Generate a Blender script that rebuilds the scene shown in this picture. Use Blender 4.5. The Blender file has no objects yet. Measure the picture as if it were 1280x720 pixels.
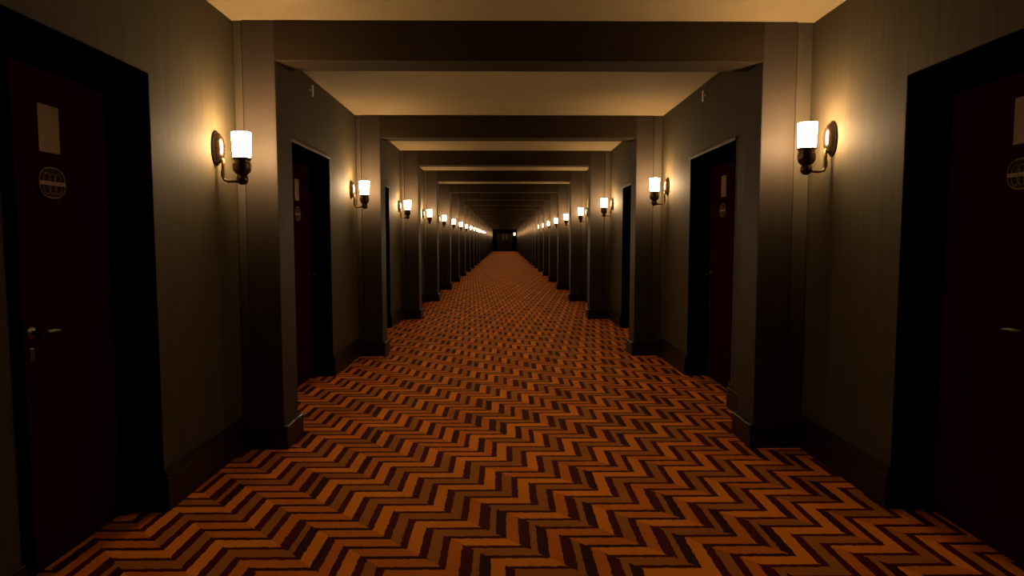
import bpy, bmesh, math, random
from mathutils import Vector, Matrix
random.seed(4)
S = bpy.context.scene
COL = S.collection

# ------------------------------------------------------------------ camera, world, exposure
F = 820.0
H = 1.32
cam = bpy.data.cameras.new('camera'); co = bpy.data.objects.new('camera', cam); COL.objects.link(co)
cam.sensor_width = 36; cam.lens = F / 1280 * 36; cam.clip_start = 0.05; cam.clip_end = 300
co.location = (0, 0, H)
co.rotation_euler = (math.radians(90) - math.atan(60 / F), 0, -math.atan(9 / F))
S.camera = co
w = bpy.data.worlds.new('world'); S.world = w; w.use_nodes = True
w.node_tree.nodes['Background'].inputs[0].default_value = (0.02, 0.012, 0.006, 1)
w.node_tree.nodes['Background'].inputs[1].default_value = 0.0
S.view_settings.view_transform = 'Standard'; S.view_settings.look = 'None'
S.view_settings.gamma = 1; S.view_settings.use_curve_mapping = False
S.view_settings.exposure = 0.0
LAMP = 180.0                                # radiance of the frosted shades
LAMP_COL = (1.0, 0.645, 0.33)

# ------------------------------------------------------------------ corridor layout
NB = 23
FY = [None, 4.10, 7.45, 10.95, 14.15, 17.45]
while len(FY) <= NB: FY.append(FY[-1] + 3.3)
FY[0] = 0.75
WL = lambda i: [-1.66, -1.66, -1.67, -1.72][i] if i < 4 else -1.73
WR = lambda i: [1.90, 1.90, 1.78, 1.76][i] if i < 4 else 1.75
PL = lambda i: [-1.40, -1.40, -1.395, -1.43][i] if i < 4 else -1.45
PR = lambda i: [1.59, 1.585, 1.48, 1.42][i] if i < 4 else 1.42
CZ = lambda i: [2.65, 2.65, 2.71, 2.79][i] if i < 4 else 2.80
BZ = lambda i: [2.40, 2.41, 2.46, 2.55][i] if i < 4 else 2.575
PD = 0.29
END = FY[NB] + 0.3
FAR = lambda i: FY[i] - (0.97 if i == 1 else 1.13)      # far jamb of the door recess of bay i
NEAR = lambda i: FAR(i) - (0.93 if i == 1 else 1.22)
REC = 0.18

# ------------------------------------------------------------------ node helpers
class NT:
    def __init__(s, name):
        s.m = bpy.data.materials.new(name); s.m.use_nodes = True; s.t = s.m.node_tree
        s.b = s.t.nodes['Principled BSDF']
    def n(s, typ, **kw):
        x = s.t.nodes.new(typ)
        for k, v in kw.items(): setattr(x, k, v)
        return x
    def put(s, sock, v):
        if isinstance(v, bpy.types.NodeSocket): s.t.links.new(v, sock)
        elif v is not None: sock.default_value = v
    def math(s, op, a, b=None, c=None):
        x = s.n('ShaderNodeMath', operation=op)
        for k, v in enumerate((a, b, c)):
            if v is not None: s.put(x.inputs[k], v)
        return x.outputs[0]
    def mix(s, f, a, b, blend='MIX'):
        x = s.n('ShaderNodeMix', data_type='RGBA', blend_type=blend)
        s.put(x.inputs[0], f); s.put(x.inputs[6], a); s.put(x.inputs[7], b)
        return x.outputs[2]
    def pos(s, scale=(1, 1, 1)):
        g = s.n('ShaderNodeTexCoord'); mp = s.n('ShaderNodeMapping'); mp.inputs['Scale'].default_value = scale
        s.t.links.new(g.outputs['Object'], mp.inputs[0]); return mp.outputs[0]
    def noise(s, vec, scale, detail=3, rough=.5):
        x = s.n('ShaderNodeTexNoise'); s.put(x.inputs['Vector'], vec)
        x.inputs['Scale'].default_value = scale; x.inputs['Detail'].default_value = detail; x.inputs['Roughness'].default_value = rough
        return x.outputs[0]
    def ramp(s, fac, stops, mode='LINEAR'):
        x = s.n('ShaderNodeValToRGB'); r = x.color_ramp; r.interpolation = mode
        while len(r.elements) < len(stops): r.elements.new(0.5)
        for e, (p, c) in zip(r.elements, stops): e.position = p; e.color = (*c, 1)
        s.put(x.inputs[0], fac); return x.outputs[0]
    def bump(s, h, strength, dist=.002):
        x = s.n('ShaderNodeBump'); x.inputs['Strength'].default_value = strength; x.inputs['Distance'].default_value = dist
        s.put(x.inputs['Height'], h); s.t.links.new(x.outputs[0], s.b.inputs['Normal'])
    def set(s, **kw):
        for k, v in kw.items(): s.put(s.b.inputs[k.replace('_', ' ')], v)
        return s.m

def c4(c): return (*c, 1)
def streaked(name, a, b, scale, rough, spec=.3, bump=.15, fine=1.0):
    t = NT(name); v = t.pos(scale)
    n1 = t.noise(v, 1.0, 4, .6)
    col = t.ramp(n1, [(.3, a), (.7, b)])
    t.bump(n1, bump)
    return t.set(Base_Color=col, Roughness=rough, Specular_IOR_Level=spec)

M = {}
M['wall'] = streaked('wall_covering', (.049, .0395, .0220), (.064, .0520, .0290), (38, 38, 1.2), .75, .12, .2)
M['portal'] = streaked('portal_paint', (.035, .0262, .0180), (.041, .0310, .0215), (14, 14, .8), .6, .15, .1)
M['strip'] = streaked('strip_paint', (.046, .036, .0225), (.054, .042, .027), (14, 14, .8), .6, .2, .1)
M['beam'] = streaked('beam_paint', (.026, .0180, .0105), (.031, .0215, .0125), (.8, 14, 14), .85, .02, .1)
M['ceiling'] = streaked('ceiling_plaster', (.26, .20, .112), (.29, .225, .126), (3, 3, 3), .85, .1, .1)
M['base'] = streaked('baseboard_wood', (.009, .0042, .003), (.013, .006, .004), (3, 3, 30), .4, .3, .1)
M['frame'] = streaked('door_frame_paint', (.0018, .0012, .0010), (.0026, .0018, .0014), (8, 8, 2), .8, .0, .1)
M['leaf'] = streaked('door_mahogany', (.022, .0013, .0007), (.032, .0020, .0010), (26, 26, 1.6), .8, .0, .1)
M['edge'] = streaked('head_trim', (.05, .038, .025), (.06, .047, .03), (8, 8, 8), .5)

t = NT('aged_brass'); n1 = t.noise(t.pos(), 40, 3)
M['brass'] = t.set(Base_Color=t.ramp(n1, [(.3, (.075, .048, .020)), (.7, (.13, .085, .038))]), Metallic=1.0, Roughness=.38)
t = NT('dark_bronze'); n1 = t.noise(t.pos(), 40, 3)
M['bronze'] = t.set(Base_Color=t.ramp(n1, [(.3, (.006, .0036, .0016)), (.7, (.010, .006, .003))]), Roughness=.22, Specular_IOR_Level=.18)
t = NT('plate_brass'); n1 = t.noise(t.pos(), 30, 3)
M['plate'] = t.set(Base_Color=t.ramp(n1, [(.3, (.15, .082, .010)), (.7, (.19, .105, .014))]), Metallic=.1, Roughness=.5)
t = NT('satin_nickel'); n1 = t.noise(t.pos(), 50, 2)
M['nickel'] = t.set(Base_Color=t.ramp(n1, [(.3, (.08, .07, .058)), (.7, (.12, .105, .088))]), Metallic=1.0, Roughness=.35)
t = NT('dark_plaque'); n1 = t.noise(t.pos(), 50, 2)
M['plaque'] = t.set(Base_Color=t.ramp(n1, [(.3, (.02, .014, .008)), (.7, (.035, .025, .012))]), Metallic=0.0, Roughness=.75, Specular_IOR_Level=.1)
t = NT('white_enamel'); n1 = t.noise(t.pos(), 50, 2)
M['white'] = t.set(Base_Color=t.ramp(n1, [(.3, (.72, .68, .58)), (.7, (.8, .76, .66))]), Roughness=.4)
t = NT('frosted_glass_shade'); n1 = t.noise(t.pos((1, 1, 1)), 12, 2)
em = t.math('MULTIPLY_ADD', n1, LAMP * .2, LAMP * .9)
M['shade'] = t.set(Base_Color=c4((.5, .45, .4)), Roughness=.5, Emission_Color=c4(LAMP_COL), Emission_Strength=em)
t = NT('end_lamp_glass'); n1 = t.noise(t.pos(), 12, 2)
M['endlamp'] = t.set(Base_Color=c4((.9, .85, .75)), Emission_Color=c4((1, .85, .7)), Emission_Strength=t.math('MULTIPLY_ADD', n1, .5, 2.0))
t = NT('dark_glass'); n1 = t.noise(t.pos(), 8, 2)
M['glass'] = t.set(Base_Color=t.ramp(n1, [(.3, (.10, .085, .06)), (.7, (.14, .12, .09))]), Roughness=.12)

# carpet: nested staircase stripes that climb away to the right
t = NT('flame_stitch_carpet')
v = t.pos()
sp = t.n('ShaderNodeSeparateXYZ'); t.t.links.new(v, sp.inputs[0])
wob = t.noise(v, 28, 2)
wx = t.math('MULTIPLY_ADD', wob, .016, sp.outputs[0])
wob2 = t.noise(v, 33, 2)
wy = t.math('MULTIPLY_ADD', wob2, .020, sp.outputs[1])
u = t.math('ADD', wx, wy); vv = t.math('SUBTRACT', wx, wy)
PER = .182                                 # width of one set of stripes
xn = t.math('DIVIDE', wx, PER); yn = t.math('DIVIDE', wy, PER)
u = t.math('ADD', xn, yn); vv = t.math('SUBTRACT', xn, yn)
K1, K2 = .245 / PER, .275 / PER              # run across the hall, run along it
us = t.math('DIVIDE', u, K1 + K2)
k = t.math('FLOOR', us); uf = t.math('MULTIPLY', t.math('FRACT', us), K1 + K2)
rise = t.math('MINIMUM', uf, K1)
fall = t.math('SUBTRACT', uf, rise)
g = t.math('ADD', t.math('MULTIPLY', k, K1 - K2), t.math('SUBTRACT', rise, fall))
s_ = t.math('MULTIPLY', t.math('SUBTRACT', vv, g), .5)
fl = t.math('FLOOR', s_); fr = t.math('FRACT', s_)
wn = t.n('ShaderNodeTexWhiteNoise', noise_dimensions='2D'); cb = t.n('ShaderNodeCombineXYZ')
t.put(cb.inputs[0], t.math('ADD', t.math('MULTIPLY', k, 2), t.math('GREATER_THAN', uf, K1))); t.put(cb.inputs[1], fl); t.t.links.new(cb.outputs[0], wn.inputs['Vector'])
rnd = wn.outputs['Value']
ORANGE = (.86, .280, .020); RUST = (.66, .185, .016); OLIVE = (.40, .145, .020); MAROON = (.075, .004, .004); DARK = (.040, .006, .003)
A = t.ramp(fr, [(0, ORANGE), (.32, MAROON), (.53, OLIVE), (.81, MAROON)], 'CONSTANT')
B = t.ramp(fr, [(0, ORANGE), (.32, DARK), (.46, MAROON), (.56, RUST), (.82, MAROON)], 'CONSTANT')
C = t.ramp(fr, [(0, RUST), (.30, MAROON), (.58, OLIVE), (.74, DARK)], 'CONSTANT')
col = t.mix(t.math('GREATER_THAN', rnd, .55), A, B)
col = t.mix(t.math('GREATER_THAN', rnd, .74), col, C)
D = t.ramp(fr, [(0, ORANGE), (.37, MAROON), (.50, OLIVE), (.86, MAROON)], 'CONSTANT')
D2 = t.ramp(fr, [(0, RUST), (.36, DARK), (.50, RUST), (.86, DARK)], 'CONSTANT')
D = t.mix(t.math('GREATER_THAN', rnd, .6), D, D2)
col = t.mix(t.math('LESS_THAN', uf, K1), col, D)
pat = t.noise(v, 1.7, 3)
col = t.mix(1.0, col, t.ramp(pat, [(.3, (.82, .80, .78)), (.7, (1.1, 1.08, 1.05))]), 'MULTIPLY')
pile = t.noise(v, 420, 2, .7)
col = t.mix(1.0, col, t.ramp(pile, [(.3, (.75, .75, .75)), (.7, (1.15, 1.15, 1.15))]), 'MULTIPLY')
t.bump(pile, .35, .003)
M['carpet'] = t.set(Base_Color=col, Roughness=.9, Specular_IOR_Level=.12, Specular_Tint=col, Sheen_Weight=.9, Sheen_Roughness=.4, Sheen_Tint=col)

# ------------------------------------------------------------------ mesh helpers
def box(bm, x0, x1, y0, y1, z0, z1, bev=0):
    r = bmesh.ops.create_cube(bm, size=1)
    bmesh.ops.scale(bm, verts=r['verts'], vec=(abs(x1 - x0), abs(y1 - y0), abs(z1 - z0)))
    bmesh.ops.translate(bm, verts=r['verts'], vec=((x0 + x1) / 2, (y0 + y1) / 2, (z0 + z1) / 2))
    if bev:
        es = list({e for vv_ in r['verts'] for e in vv_.link_edges})
        bmesh.ops.bevel(bm, geom=es, offset=bev, segments=2, affect='EDGES', profile=.6)

def lathe(bm, prof, seg=24, mat=None, close=False):
    rings = []
    for r_, z in prof:
        if r_ < 1e-6: ring = [bm.verts.new((0, 0, z))]
        else: ring = [bm.verts.new((r_ * math.cos(2 * math.pi * i / seg), r_ * math.sin(2 * math.pi * i / seg), z)) for i in range(seg)]
        rings.append(ring)
    if close: rings.append(rings[0])
    for a, b in zip(rings, rings[1:]):
        for i in range(seg):
            j = (i + 1) % seg
            if len(a) == 1 and len(b) == 1: continue
            if len(a) == 1: bm.faces.new((a[0], b[i], b[j]))
            elif len(b) == 1: bm.faces.new((a[i], a[j], b[0]))
            else: bm.faces.new((a[i], a[j], b[j], b[i]))
    if mat is not None:
        vs = {v_ for r_ in rings for v_ in r_}
        bmesh.ops.transform(bm, matrix=mat, verts=list(vs))

def tube(bm, pts, rad, seg=10, closed=False):
    pts = [Vector(p) for p in pts]; rings = []; n = len(pts)
    for i, p in enumerate(pts):
        a = pts[(i - 1) % n] if (closed or i > 0) else p
        b = pts[(i + 1) % n] if (closed or i < n - 1) else p
        d = (b - a).normalized()
        up = Vector((0, 1, 0)) if abs(d.y) < .9 else Vector((1, 0, 0))
        s1 = d.cross(up).normalized(); s2 = d.cross(s1)
        r_ = rad[i] if isinstance(rad, (list, tuple)) else rad
        rings.append([bm.verts.new(p + (s1 * math.cos(2 * math.pi * k_ / seg) + s2 * math.sin(2 * math.pi * k_ / seg)) * r_) for k_ in range(seg)])
    pr = list(zip(rings, rings[1:])) + ([(rings[-1], rings[0])] if closed else [])
    for a, b in pr:
        for i in range(seg):
            j = (i + 1) % seg; bm.faces.new((a[i], b[i], b[j], a[j]))
    if not closed:
        bm.faces.new(rings[0]); bm.faces.new(rings[-1][::-1])

def build(name, bm, mat, parent=None, smooth=False, loc=None):
    bmesh.ops.recalc_face_normals(bm, faces=bm.faces)
    me = bpy.data.meshes.new(name); bm.to_mesh(me); bm.free()
    if smooth:
        for p in me.polygons: p.use_smooth = True
        try: me.set_sharp_from_angle(angle=math.radians(40))
        except Exception: pass
    me.materials.append(mat)
    o = bpy.data.objects.new(name, me); COL.objects.link(o)
    if parent: o.parent = parent
    if loc: o.location = loc
    return o
def struct(name, bm, mat, label=None):
    o = build(name, bm, mat); o['kind'] = 'structure'
    if label: o['label'] = label
    return o
def empty(name, loc, rz=0):
    o = bpy.data.objects.new(name, None); COL.objects.link(o); o.location = loc; o.rotation_euler = (0, 0, rz)
    o.empty_display_size = .1
    return o
def copy_tree(o, parent=None):
    c = o.copy(); COL.objects.link(c)
    if parent: c.parent = parent
    for ch in [x for x in o.children]: copy_tree(ch, c)
    return c

# ------------------------------------------------------------------ shell
bm = bmesh.new(); box(bm, -2.6, 2.8, -2.2, END + .2, -.1, 0)
struct('floor', bm, M['carpet'], 'orange, maroon and olive staircase-patterned carpet running down the corridor')
bm = bmesh.new()
for i in range(1, NB + 1):
    y0 = -2.0 if i == 1 else FY[i - 1] + .02
    box(bm, -2.4, 2.6, y0, FY[i] + .02, CZ(i), 3.1)
struct('ceiling', bm, M['ceiling'], 'pale plaster ceiling lit warm between the cross beams')

def side_wall(bm, side, i):
    X = WL(i) if side < 0 else WR(i)
    back = X + side * .5
    y0 = -2.0 if i == 1 else FY[i - 1] + .03
    y1 = FY[i] + .03
    T = CZ(i) + .02
    n_, f_ = NEAR(i), FAR(i)
    DT = 2.09
    box(bm, X, back, y0, n_, 0, T)
    box(bm, X, back, f_, y1, 0, T)
    box(bm, X, back, n_, f_, DT, T)
    box(bm, X + side * (REC + .06), back, n_, f_, 0, DT)
for side, nm in ((-1, 'wall_left'), (1, 'wall_right')):
    bm = bmesh.new()
    for i in range(1, NB + 1): side_wall(bm, side, i)
    struct(nm, bm, M['wall'], 'olive tan papered wall of the corridor, %s side' % ('left' if side < 0 else 'right'))
    bm = bmesh.new()
    for i in range(1, NB + 1):
        X = WL(i) if side < 0 else WR(i)
        y0 = -2.0 if i == 1 else FY[i - 1] + PD
        for a, b in ((y0, NEAR(i)), (FAR(i), FY[i] + .02)):
            box(bm, X + side * .01, X - side * .018, a, b, 0, .185, 0)
            box(bm, X + side * .01, X - side * .026, a, b, 0, .16, .004)
            box(bm, X + side * .01, X - side * .012, a, b, .18, .205, .003)
    struct('baseboard_' + ('left' if side < 0 else 'right'), bm, M['base'])
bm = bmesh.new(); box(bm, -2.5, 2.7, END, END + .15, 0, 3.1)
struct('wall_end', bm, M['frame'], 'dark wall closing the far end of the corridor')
bm = bmesh.new(); box(bm, -2.5, 2.7, -2.15, -2.0, 0, 3.1)
struct('wall_back', bm, M['frame'])

# portals: two pilasters carrying a cross beam
for i in range(1, NB + 1):
    y = FY[i]; bm = bmesh.new()
    for side, X, P in ((-1, WL(i), PL(i)), (1, WR(i), PR(i))):
        st = .062 if side < 0 else .105
        box(bm, P, X - side * st, y, y + PD, 0, CZ(i) + .03, .006)
        box(bm, X - side * (st + .02), X + side * .05, y + .16, y + PD - .03, 0, CZ(i) + .03)
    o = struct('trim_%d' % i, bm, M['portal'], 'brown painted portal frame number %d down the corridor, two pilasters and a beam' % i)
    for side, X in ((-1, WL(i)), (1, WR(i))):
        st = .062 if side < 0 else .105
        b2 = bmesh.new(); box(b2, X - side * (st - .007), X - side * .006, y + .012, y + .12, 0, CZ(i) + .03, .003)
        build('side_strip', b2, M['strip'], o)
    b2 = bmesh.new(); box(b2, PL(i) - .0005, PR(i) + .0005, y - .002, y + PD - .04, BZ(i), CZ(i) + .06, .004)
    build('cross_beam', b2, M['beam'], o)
    for side, X, P in ((-1, WL(i), PL(i)), (1, WR(i), PR(i))):
        b2 = bmesh.new()
        box(b2, P - side * .030, X - side * .005, y - .032, y + PD + .01, 0, .125, .005)
        box(b2, P - side * .036, X - side * .005, y - .038, y + PD + .01, .118, .150, .008)
        build('plinth', b2, M['base'], o)

# ------------------------------------------------------------------ doors
def door_parts(root, side, i):
    """local frame: x out of the wall (towards the corridor), y = 0 at the far jamb running to negative = near"""
    wdt = FAR(i) - NEAR(i); T = 2.09
    # signs are kept in world axes; side flips x
    def B(bm, x0, x1, y0, y1, z0, z1, bev=0): box(bm, -side * x0, -side * x1, y0, y1, z0, z1, bev)
    nearst = (.36 if i == 1 else .30) if True else .05
    l0, l1 = -wdt + nearst, -.045
    if i == 1: l0 = -wdt + .29
    bm = bmesh.new()
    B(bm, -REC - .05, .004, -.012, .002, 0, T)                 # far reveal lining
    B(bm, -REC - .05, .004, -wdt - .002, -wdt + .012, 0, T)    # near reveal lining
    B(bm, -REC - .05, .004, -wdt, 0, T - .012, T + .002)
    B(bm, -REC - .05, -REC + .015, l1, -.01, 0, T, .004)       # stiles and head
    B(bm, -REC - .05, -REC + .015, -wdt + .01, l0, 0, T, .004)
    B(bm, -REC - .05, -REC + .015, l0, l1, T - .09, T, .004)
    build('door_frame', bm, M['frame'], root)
    if i > 1:
        bm = bmesh.new(); B(bm, .0, .016, -wdt - .03, .02, T - .004, T + .022, .004)
        build('head_trim', bm, M['edge'], root)
    bm = bmesh.new(); B(bm, -REC - .045, -REC, l0 + .003, l1 - .003, .008, T - .093, .003)
    build('door_leaf', bm, M['leaf'], root)
    # plates
    yc = -.50 if (side > 0 and i == 1) else -.43; zc = 1.765 if side < 0 else 1.80
    bm = bmesh.new(); B(bm, -REC, -REC + .006, yc - .062, yc + .062, zc - .095, zc + .095, .003)
    build('number_plate', bm, M['plate'], root)
    med = bpy.data.objects.new('medallion', None)
    bm = bmesh.new()
    za = zc - .215; ry, rz = .078, .062
    n = 36
    se = lambda a: (math.copysign(abs(math.cos(a)) ** .8, math.cos(a)), math.copysign(abs(math.sin(a)) ** .8, math.sin(a)))
    ov = [(ry * se(2 * math.pi * q / n)[0], rz * se(2 * math.pi * q / n)[1]) for q in range(n)]
    va = [bm.verts.new((-side * (-REC - .002), yc + a, za + b)) for a, b in ov]
    vb = [bm.verts.new((-side * (-REC + .006), yc + a * .97, za + b * .97)) for a, b in ov]
    for q in range(n): bm.faces.new((va[q], va[(q + 1) % n], vb[(q + 1) % n], vb[q]))
    bm.faces.new(vb)
    m0 = build('medallion', bm, M['plaque'], root)
    bm = bmesh.new(); X = -side * (-REC + .008)
    tube(bm, [(X, yc + a * .97, za + b * .97) for a, b in ov], .0038, 6, True)
    for cy in (-.032, 0, .032):
        tube(bm, [(X, yc + cy + .023 * math.cos(2 * math.pi * q / 20), za - .004 + .042 * math.sin(2 * math.pi * q / 20)) for q in range(20)], .0034, 6, True)
    box(bm, X - .004, X + .004, yc - .076, yc + .076, za - .010, za + .006)
    build('scrollwork', bm, M['plate'], m0)
    # lever handle
    hy = (l0 + .055) if i == 1 else (l1 - .06); hz = 1.0 if i > 1 else .96
    dr = -1 if hy > yc else 1
    bm = bmesh.new()
    rot = Matrix.Translation((-side * (-REC), hy, hz)) @ Matrix.Rotation(math.radians(-90) * side, 4, 'Y')
    lathe(bm, [(0, .010), (.018, .010), (.026, .005), (.027, 0), (.011, .0)], 20, rot)
    xo = lambda d: -side * (-REC + d)
    tube(bm, [(xo(.0), hy, hz), (xo(.045), hy, hz), (xo(.055), hy + dr * .012, hz), (xo(.056), hy + dr * .06, hz), (xo(.054), hy + dr * .085, hz - .004)], [.010, .010, .010, .009, .007], 10)
    build('lever_handle', bm, M['nickel'], root, True)
    bm = bmesh.new(); B(bm, -REC, -REC + .004, hy - .012, hy + .012, hz - .11, hz - .06, .002)
    build('key_plate', bm, M['nickel'], root)

SIDE = {-1: 'left', 1: 'right'}
ORD = ['', 'first', 'second', 'third', 'fourth', 'fifth', 'sixth', 'seventh', 'eighth', 'ninth', 'tenth', 'eleventh', 'twelfth',
       'thirteenth', 'fourteenth', 'fifteenth', 'sixteenth', 'seventeenth', 'eighteenth', 'nineteenth', 'twentieth', 'twenty-first', 'twenty-second', 'twenty-third']
dn = 0
for side in (-1, 1):
    protos = {}
    for i in range(1, NB + 1):
        dn += 1
        X = WL(i) if side < 0 else WR(i)
        key = 1 if i == 1 else 2
        if key not in protos:
            r = empty('door_%d' % dn, (0, 0, 0)); door_parts(r, side, i); protos[key] = r
        else:
            r = copy_tree(protos[key]); r.name = 'door_%d' % dn
        r.location = (X, FAR(i), 0); r['kind'] = 'structure'
        r['label'] = 'dark mahogany door recessed in the %s wall, %s from the front' % (SIDE[side], ORD[i])

# double door in the end wall
r = empty('door_%d' % (dn + 1), (0, END, 0)); r['kind'] = 'structure'; r['label'] = 'dark double door with narrow glass panels at the far end of the corridor'
bm = bmesh.new()
box(bm, -1.02, -.92, -.05, .0, 0, 2.2, .01); box(bm, .92, 1.02, -.05, 0, 0, 2.2, .01); box(bm, -1.02, 1.02, -.05, 0, 2.12, 2.24, .01)
build('door_frame', bm, M['frame'], r)
for s in (-1, 1):
    bm = bmesh.new(); box(bm, s * .005, s * .915, -.03, 0, .01, 2.11, .005); lf = build('door_leaf', bm, M['base'], r)
    bm = bmesh.new(); box(bm, s * .10, s * .32, -.036, -.028, 1.35, 1.95, .003); build('glass_panel', bm, M['glass'], lf)
    bm = bmesh.new(); tube(bm, [(s * .08, -.03, .9), (s * .08, -.08, .92), (s * .08, -.08, 1.18), (s * .08, -.03, 1.2)], .01, 8); build('pull_handle', bm, M['nickel'], lf, True)

# ------------------------------------------------------------------ wall sconces
def make_sconce():
    root = empty('wall_sconce', (0, 0, 0))
    bm = bmesh.new()
    R = Matrix.Diagonal((.85, .55, .98, 1)) @ Matrix.Rotation(math.radians(90), 4, 'Y')
    lathe(bm, [(.100, 0), (.103, .006), (.102, .012), (.095, .016), (.090, .024), (.080, .037), (.065, .048), (.045, .056), (.022, .060), (0, .061)], 32, R)
    build('backplate', bm, M['bronze'], root, True)
    bm = bmesh.new()
    pts = [(.030, 0, -.045), (.042, 0, -.075), (.040, 0, -.12), (.036, 0, -.155), (.046, 0, -.180), (.072, 0, -.190), (.115, 0, -.188), (.138, 0, -.176), (.15, 0, -.165)]
    tube(bm, pts, [.009, .011, .009, .008, .008, .008, .008, .009, .009], 10)
    box(bm, .030, .048, -.011, .011, -.165, -.125, .003)
    build('arm', bm, M['brass'], root, True)
    T = Matrix.Translation((.15, 0, 0)) @ Matrix.Diagonal((.9, .9, 1, 1))
    bm = bmesh.new()
    lathe(bm, [(0, -.208), (.014, -.207), (.030, -.198), (.037, -.180), (.034, -.162), (.027, -.153), (.036, -.147), (.050, -.134), (.056, -.112), (.056, -.088), (.050, -.082), (.050, -.068), (.058, -.063), (.058, -.054), (.0, -.054)], 28, T)
    build('lamp_holder', bm, M['brass'], root, True)
    bm = bmesh.new()
    lathe(bm, [(.0, -.0535), (.051, -.0535), (.054, -.048), (.057, .015), (.0590, .086), (.0595, .088), (.056, .088), (.053, .015), (.045, -.046), (.0, -.046)], 24, T)
    build('glass_shade', bm, M['shade'], root, True)
    return root
proto = make_sconce(); first = True
for side in (-1, 1):
    for i in range(1, NB + 1):
        o = proto if first else copy_tree(proto); first = False
        X = WL(i) if side < 0 else WR(i)
        z = (1.845, 1.865)[i > 1] if side < 0 else (1.905, 1.90)[i > 1]
        o.location = (X, FY[i] - .27, z)
        o.rotation_euler = (0, 0, 0 if side < 0 else math.pi)
        o['category'] = 'wall lamp'
        o['group'] = 'lit wall sconces along the %s wall' % SIDE[side]
        what = 'brass sconce with glowing white shade on the %s wall' % SIDE[side]
        if i == 1: o['label'] = 'large near ' + what + ', closest to viewer'
        elif i <= 12: o['label'] = what + ', %s from the front' % ORD[i]
        elif i == NB: o['label'] = 'tiny ' + what + ', at the very end'
        else: o['label'] = 'tiny ' + what + ', %s from the far end' % ORD[NB + 1 - i]

# small lamp on the end wall
e = empty('end_wall_lamp', (1.13, END, 2.0))
e['label'] = 'tiny pale lit lamp on the dark end wall right of the double door'; e['category'] = 'wall lamp'
bm = bmesh.new(); box(bm, -.09, .09, -.02, 0, -.2, .2, .005); build('backplate', bm, M['brass'], e)
bm = bmesh.new(); lathe(bm, [(0, -.17), (.09, -.17), (.10, -.15), (.10, .15), (.09, .17), (0, .17)], 16, Matrix.Translation((0, -.12, 0))); build('glass_shade', bm, M['endlamp'], e, True)

# ------------------------------------------------------------------ sidewall sprinklers under the ceiling of the second bay
def make_sprinkler():
    root = empty('fire_sprinkler', (0, 0, 0))
    bm = bmesh.new(); lathe(bm, [(0, 0), (.014, 0), (.014, .004), (.010, .010), (0, .014)], 20, Matrix.Rotation(math.radians(90), 4, 'Y')); build('escutcheon', bm, M['white'], root, True)
    bm = bmesh.new(); tube(bm, [(.0, 0, 0), (.022, 0, 0)], [.009, .008], 10)
    build('nozzle', bm, M['white'], root)
    bm = bmesh.new(); box(bm, .020, .028, -.016, .016, -.055, .040, .002); build('deflector', bm, M['white'], root)
    return root
sp1 = make_sprinkler(); sp1.location = (WL(2), 5.75, 2.60); sp1['label'] = 'small pale sprinkler high on the left wall above the second door'; sp1['category'] = 'sprinkler'
sp2 = copy_tree(sp1); sp2.location = (WR(2), 5.9, 2.60); sp2.rotation_euler = (0, 0, math.pi)
sp2['label'] = 'small pale sprinkler high on the right wall above the second door'
